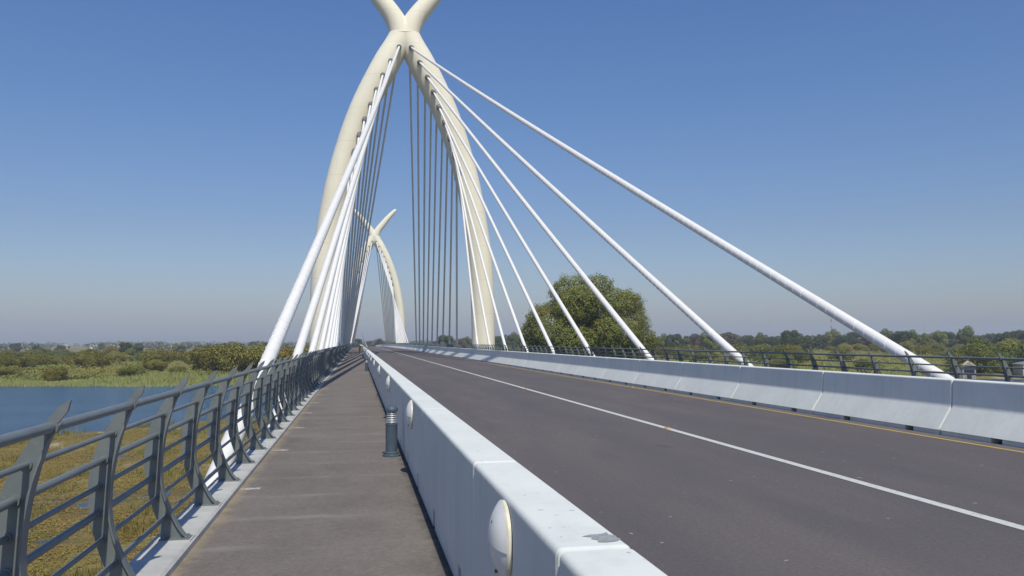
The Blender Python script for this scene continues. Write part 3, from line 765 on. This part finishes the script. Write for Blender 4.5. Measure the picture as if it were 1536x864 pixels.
place(T_P, 1, -176, 414, 1.0, 'grey green tree at the left edge of the picture above the thicket', 'tree', None)
# right side of the bridge
n_b = 0
while n_b < 130:
    y = 165+330*rng.random(); x = rng.uniform(.16*y, .95*y)
    if x < 70 and y < 330: continue
    if river_depth(x, y) > -6: continue
    i = rng.choice([0, 1, 2, 3, 2]); s = rng.uniform(.7, 1.35)
    if x > 120 and y < 230: s *= .75
    if 118 < x < 155 and 150 < y < 180: continue
    place(B_P, i, x, y, s, f'rounded {tone[i]} bush on the plain beyond the right railing, '+('near the huts' if y < 250 else 'below the tree row'), 'bush', 'bushes beyond the right railing', rng.uniform(.75, 1.1)); n_b += 1
for x, y, s in ((142, 176, 1.65), (149, 184, 1.8), (156, 176, 1.7), (163, 190, 1.8), (172, 182, 1.7)):
    place(B_P, 3, x, y, s, 'tall fresh green bush behind the tan-roofed hut at the right edge', 'bush', 'tall bushes behind the hut', .9)
for k in range(78):
    y = rng.uniform(380, 620); x = y*(.10+.86*((k+rng.random())/78))
    i = rng.choice([0, 1, 0, 1, 2, 3]); s = rng.uniform(.75, 1.12)*(1.0+.5*max(0, (x/y-.55)))
    place(T_P, i, x, y, s, f'{["dark round", "dark broad", "tall green", "dry brown"][i]} tree of the long row on the skyline right of the bridge', 'tree', 'trees of the skyline row on the right')
for k in range(22):
    y = rng.uniform(480, 900); x = y*rng.uniform(-.02, .14)
    place(T_P, rng.choice([0, 1, 3]), x, y, rng.uniform(.5, .8), 'small distant tree behind the far end of the bridge', 'tree', 'trees behind the end of the bridge')
# far treeline
P = []; N_ = []
rg = np.random.default_rng(3)
for k in range(1300):
    y = rg.uniform(850, 3000); x = rg.uniform(-.95*y, 1.35*y)
    h = rg.uniform(5, 10.5); w = rg.uniform(4, 11); n = 70
    d = rg.normal(size=(n, 3)); d /= np.linalg.norm(d, axis=1)[:, None]
    P.append(np.array([x, y, -8.0+h*.55])+d*np.array([w, w, h*.5])*rg.uniform(.75, 1.05, (n, 1))); N_.append(d)
tl = obj('treeline', leaf_mesh('treeline', np.vstack(P), np.vstack(N_), 2.6, L_FAR, 8)); tag(tl, 'hazy strip of faraway trees along the whole horizon', 'treeline', kind='stuff')

# reeds on the far bank and along the near shore
def blades(name, base, h, lean, w, mat, seed):
    rg = np.random.default_rng(seed); n = len(base); a = rg.uniform(0, 2*np.pi, n); t = np.stack([np.cos(a), np.sin(a), np.zeros(n)], 1)
    q = rg.uniform(0, 2*np.pi, n); l = np.stack([np.cos(q), np.sin(q), np.zeros(n)], 1)*(lean*rg.random(n)*h)[:, None]; up = np.array([0, 0, 1.0])
    ww = (w*rg.uniform(.6, 1.3, n))[:, None]
    v = np.stack([base-t*ww, base+t*ww, base+l*.4+up*(h*.6)[:, None]+t*ww*.8, base+l+up*(h*.98)[:, None], base+l*.4+up*(h*.6)[:, None]-t*ww*.8], 1).reshape(-1, 3)
    me = bpy.data.meshes.new(name); me.vertices.add(n*5); me.vertices.foreach_set('co', v.ravel().astype(np.float32))
    me.loops.add(n*5); me.loops.foreach_set('vertex_index', np.arange(n*5, dtype=np.int32)); me.polygons.add(n)
    me.polygons.foreach_set('loop_start', np.arange(0, n*5, 5, dtype=np.int32)); me.polygons.foreach_set('loop_total', np.full(n, 5, np.int32))
    me.materials.append(mat); me.update(calc_edges=True); return me
base = []; hh = []
rr = random.Random(11)
while len(base) < 42000:
    x = rr.uniform(-112, 22); y = rr.uniform(180, 222); d = river_depth(x, y)
    if d > .8 or d < -24: continue
    v = mnoise.noise((x*.038, y*.06, 5.0))+.35*mnoise.noise((x*.2, y*.2, 2.0))
    tall = (1.2+2.6*min(.5, v+.05))*min(1, .45-d*.09) if v > -.05 else .32+.2*rr.random()
    if rr.random() > (1.0 if d > -9 else .4): continue
    base.append((x, y, max(ground_z(x, y), ZWATER-.2))); hh.append(max(.5, tall*rr.uniform(.55, 1.1)*(1.0 if d > -10 else .8)))
tag(obj('reeds', blades('reeds', np.array(base), np.array(hh), .28, .07, L_REED, 4)), 'pale green reeds lining the far bank of the river', 'reeds', kind='stuff')
base = []; hh = []
while len(base) < 130000:
    y = 24+88*rr.random(); x = rr.uniform(-.50*y-4, 2 if y > 60 else -1.0); d = river_depth(x, y)
    if d > -.3: continue
    z = ground_z(x, y)
    if z < ZWATER+.015: continue
    if mnoise.noise((x*.45, y*.45, 2.0)) < -.12 and rr.random() < .85: continue
    base.append((x, y, z)); hh.append(rr.uniform(.02, .15))
base = np.array(base); rg = np.random.default_rng(5)
pts = base+np.stack([rg.normal(0, .04, len(base)), rg.normal(0, .04, len(base)), np.array(hh)*.6], 1)
tag(obj('grass', leaf_mesh('grass', pts, np.tile([0, 0, 1.0], (len(pts), 1)), .12, L_GRASS, 6, 1.0, .28)), 'low brownish green plants covering the wet ground below the left railing', 'grass', kind='stuff')

base = []; hh = []
while len(base) < 20000:
    y = 26+84*rr.random(); x = rr.uniform(-.50*y-4, 1 if y > 60 else -2.0); d = river_depth(x, y)
    if d > .2: continue
    if mnoise.noise((x*.22, y*.22, 7.0)) < .22 and not (-3 < d and mnoise.noise((x*.15, y*.15, 4.0)) > .05): continue
    for q in range(6): base.append((x+rr.gauss(0, .12), y+rr.gauss(0, .12), ground_z(x, y)-.03)); hh.append(rr.uniform(.15, .5)*(1.5 if d > -3 else 1))
tag(obj('sedge', blades('sedge', np.array(base), np.array(hh), .5, .018, L_SEDGE, 14)), 'tufts of green sedge standing in the wet ground by the near shore', 'sedge', kind='stuff')

P_ = []
rg = np.random.default_rng(17)
while len(P_) < 145000:
    if rr.random() < .5: y = 206+260*rr.random()**1.6; x = rr.uniform(-.68*y, .02*y); lim = -8
    else: y = 178+330*rr.random()**1.3; x = rr.uniform(.17*y, .95*y); lim = -8
    d = river_depth(x, y)
    if d > lim: continue
    v = mnoise.noise((x*.035, y*.05, 8.0))+.5*mnoise.noise((x*.13, y*.13, 1.0))
    th = -.12 if x < 20 else -.34
    if v < th or (130 < x < 139 and 160 < y < 174): continue
    hm_ = min(2.6, 5.0*(v-th))*min(1, (lim-d)/10)
    P_.append((x, y, ground_z(x, y)+hm_*(.35+.65*rr.random()**.5)*(.75+.5*mnoise.noise((x*.5, y*.5, 3.0)))))
P_ = np.array(P_)
tag(obj('scrub', leaf_mesh('scrub', P_, np.tile([0, -.5, .8], (len(P_), 1)), .52, L_SCRUB, 19)), 'low olive scrub filling the ground between the bushes on both sides of the bridge', 'scrub', kind='stuff')

# ------------------------------------------------------------------ buildings and masts far off
def make_house(loc, w, d, h, rh, wall, roof, lab, win=True, rz=0.0, cat='house', group=None, name='house', hip=False):
    root = empty(name, loc, rz); tag(root, lab, cat, group)
    m = MB(); m.add([(-w/2, -d/2, 0), (w/2, -d/2, 0), (w/2, d/2, 0), (-w/2, d/2, 0), (-w/2, -d/2, h), (w/2, -d/2, h), (w/2, d/2, h), (-w/2, d/2, h), (0, -d/2, h+rh), (0, d/2, h+rh)],
                    [(0, 3, 2, 1), (0, 1, 5, 8, 4), (2, 3, 7, 9, 6), (1, 2, 6, 5), (3, 0, 4, 7)]); m.build('wall', wall, root)
    o = .35; t = .12; m = MB(); e = rh/(w/2)
    if hip:
        a, b = w/2+o, d/2+o; m.add([(-a, -b, h-.1), (a, -b, h-.1), (a, b, h-.1), (-a, b, h-.1), (-.15, 0, h+rh+.15), (.15, 0, h+rh+.15)], [(3, 2, 1, 0), (0, 1, 5, 4), (1, 2, 5), (2, 3, 4, 5), (3, 0, 4)])
    for s in (() if hip else (-1, 1)):
        a = [(0, h+rh+.02), (s*(w/2+o), h-e*o+.02), (s*(w/2+o), h-e*o+.02+t), (0, h+rh+.02+t)]
        m.rings([[(x, y, z) for x, z in a] for y in (-d/2-o, d/2+o)])
    m.build('roof', roof, root)
    if win:
        for x in (-w*.24, w*.24): MB().box((x-.4, -d/2-.03, h*.45), (x+.4, -d/2+.02, h*.45+.8)).build('window', DARKW, root)
        MB().box((-.45, -d/2-.04, 0), (.45, -d/2+.02, 2.0)).build('door', DARKW, root)
    return root
gz = lambda x, y: ground_z(x, y)-.1
make_house((134.8, 170, gz(134.8, 170)), 2.7, 2.7, 2.75, 1.1, GREYW, THATCH, 'small grey hut with pointed tan roof below a green bush at the right edge', cat='hut', rz=-.5, name='hut', hip=True)
make_house((152.4, 172, gz(152.4, 172)), 5.0, 6.0, 2.75, .7, WHW, TINB, 'white walled house with pale blue roof cut off by the right edge', rz=-.35)
for i, (px, y, w, wall, roof, lab) in enumerate(((-.252, 900, 14, WHW, TINW, 'long low building with pale white roof far beyond the river thicket'), (-.285, 950, 8, WHW, TINW, 'small whitish house beyond the thicket, left of the long pale building'),
        (-.315, 1000, 9, GREYW, TINW, 'small grey house beyond the thicket, farthest left of the settlement'), (-.268, 880, 7, GREYW, TINW, 'grey house just left of the long pale building beyond the thicket'),
        (.525, 640, 6, WHW, TINW, 'small white house on the plain among the trees of the right skyline'), (-.20, 980, 8, WHW, THATCH, 'small house with tan roof far beyond the thicket near the railing'))):
    x = px*y; make_house((x, y, gz(x, y)+1.5), w, 7, 3.2, 1.2, wall, roof, lab, group=None)
    MB
def mast(x, y, h, lab, red=True):
    root = empty('radio_mast', (x, y, gz(x, y))); tag(root, lab, 'mast'); n = 8
    for k in range(n):
        z0, z1 = h*k/n, h*(k+1)/n; m = MB(); w0, w1 = .7-.45*k/n, .7-.45*(k+1)/n
        for sx, sy in ((-1, -1), (1, -1), (1, 1), (-1, 1)): m.tube([(sx*w0, sy*w0, z0), (sx*w1, sy*w1, z1)], .09, 5)
        for a, b in (((-1, -1), (1, -1)), ((1, -1), (1, 1)), ((1, 1), (-1, 1)), ((-1, 1), (-1, -1))):
            m.tube([(a[0]*w0, a[1]*w0, z0), (b[0]*w1, b[1]*w1, z1)], .06, 4)
        m.build('lattice_section', REDP if (k % 2 and red) else MASTW, root)
mast(538, 900, 31, 'thin red and white lattice mast rising above the right skyline trees')
mast(545, 745, 22, 'thin pale mast above the skyline trees left of the rightmost cable end', False)
m = MB(); m.tube([(0, 0, 0), (-1.5, 0, 7.5), (-3.4, 0, 14)], [.22, .18, .10], 8); o = m.build('leaning_pole', STEEL); o.location = (6.2, 700, -6.5); tag(o, 'thin dark leaning pole above the far end of the bridge', 'pole')

# ------------------------------------------------------------------ haze
if HAZE_DENSITY > 0:
    m = MB(); m.box((-3500, -480, -13.5), (3700, 3750, 52)); hz = m.build('haze', None); hz.data.materials.clear()
    hm = bpy.data.materials.new('haze_air'); hm.use_nodes = True; hn = hm.node_tree.nodes; hn.clear()
    ho = hn.new('ShaderNodeOutputMaterial'); pv = hn.new('ShaderNodeVolumePrincipled')
    pv.inputs['Color'].default_value = (.80, .87, 1.0, 1); pv.inputs['Density'].default_value = HAZE_DENSITY; pv.inputs['Anisotropy'].default_value = 0.0
    hm.node_tree.links.new(pv.outputs[0], ho.inputs['Volume']); hz.data.materials.append(hm); tag(hz, kind='stuff')
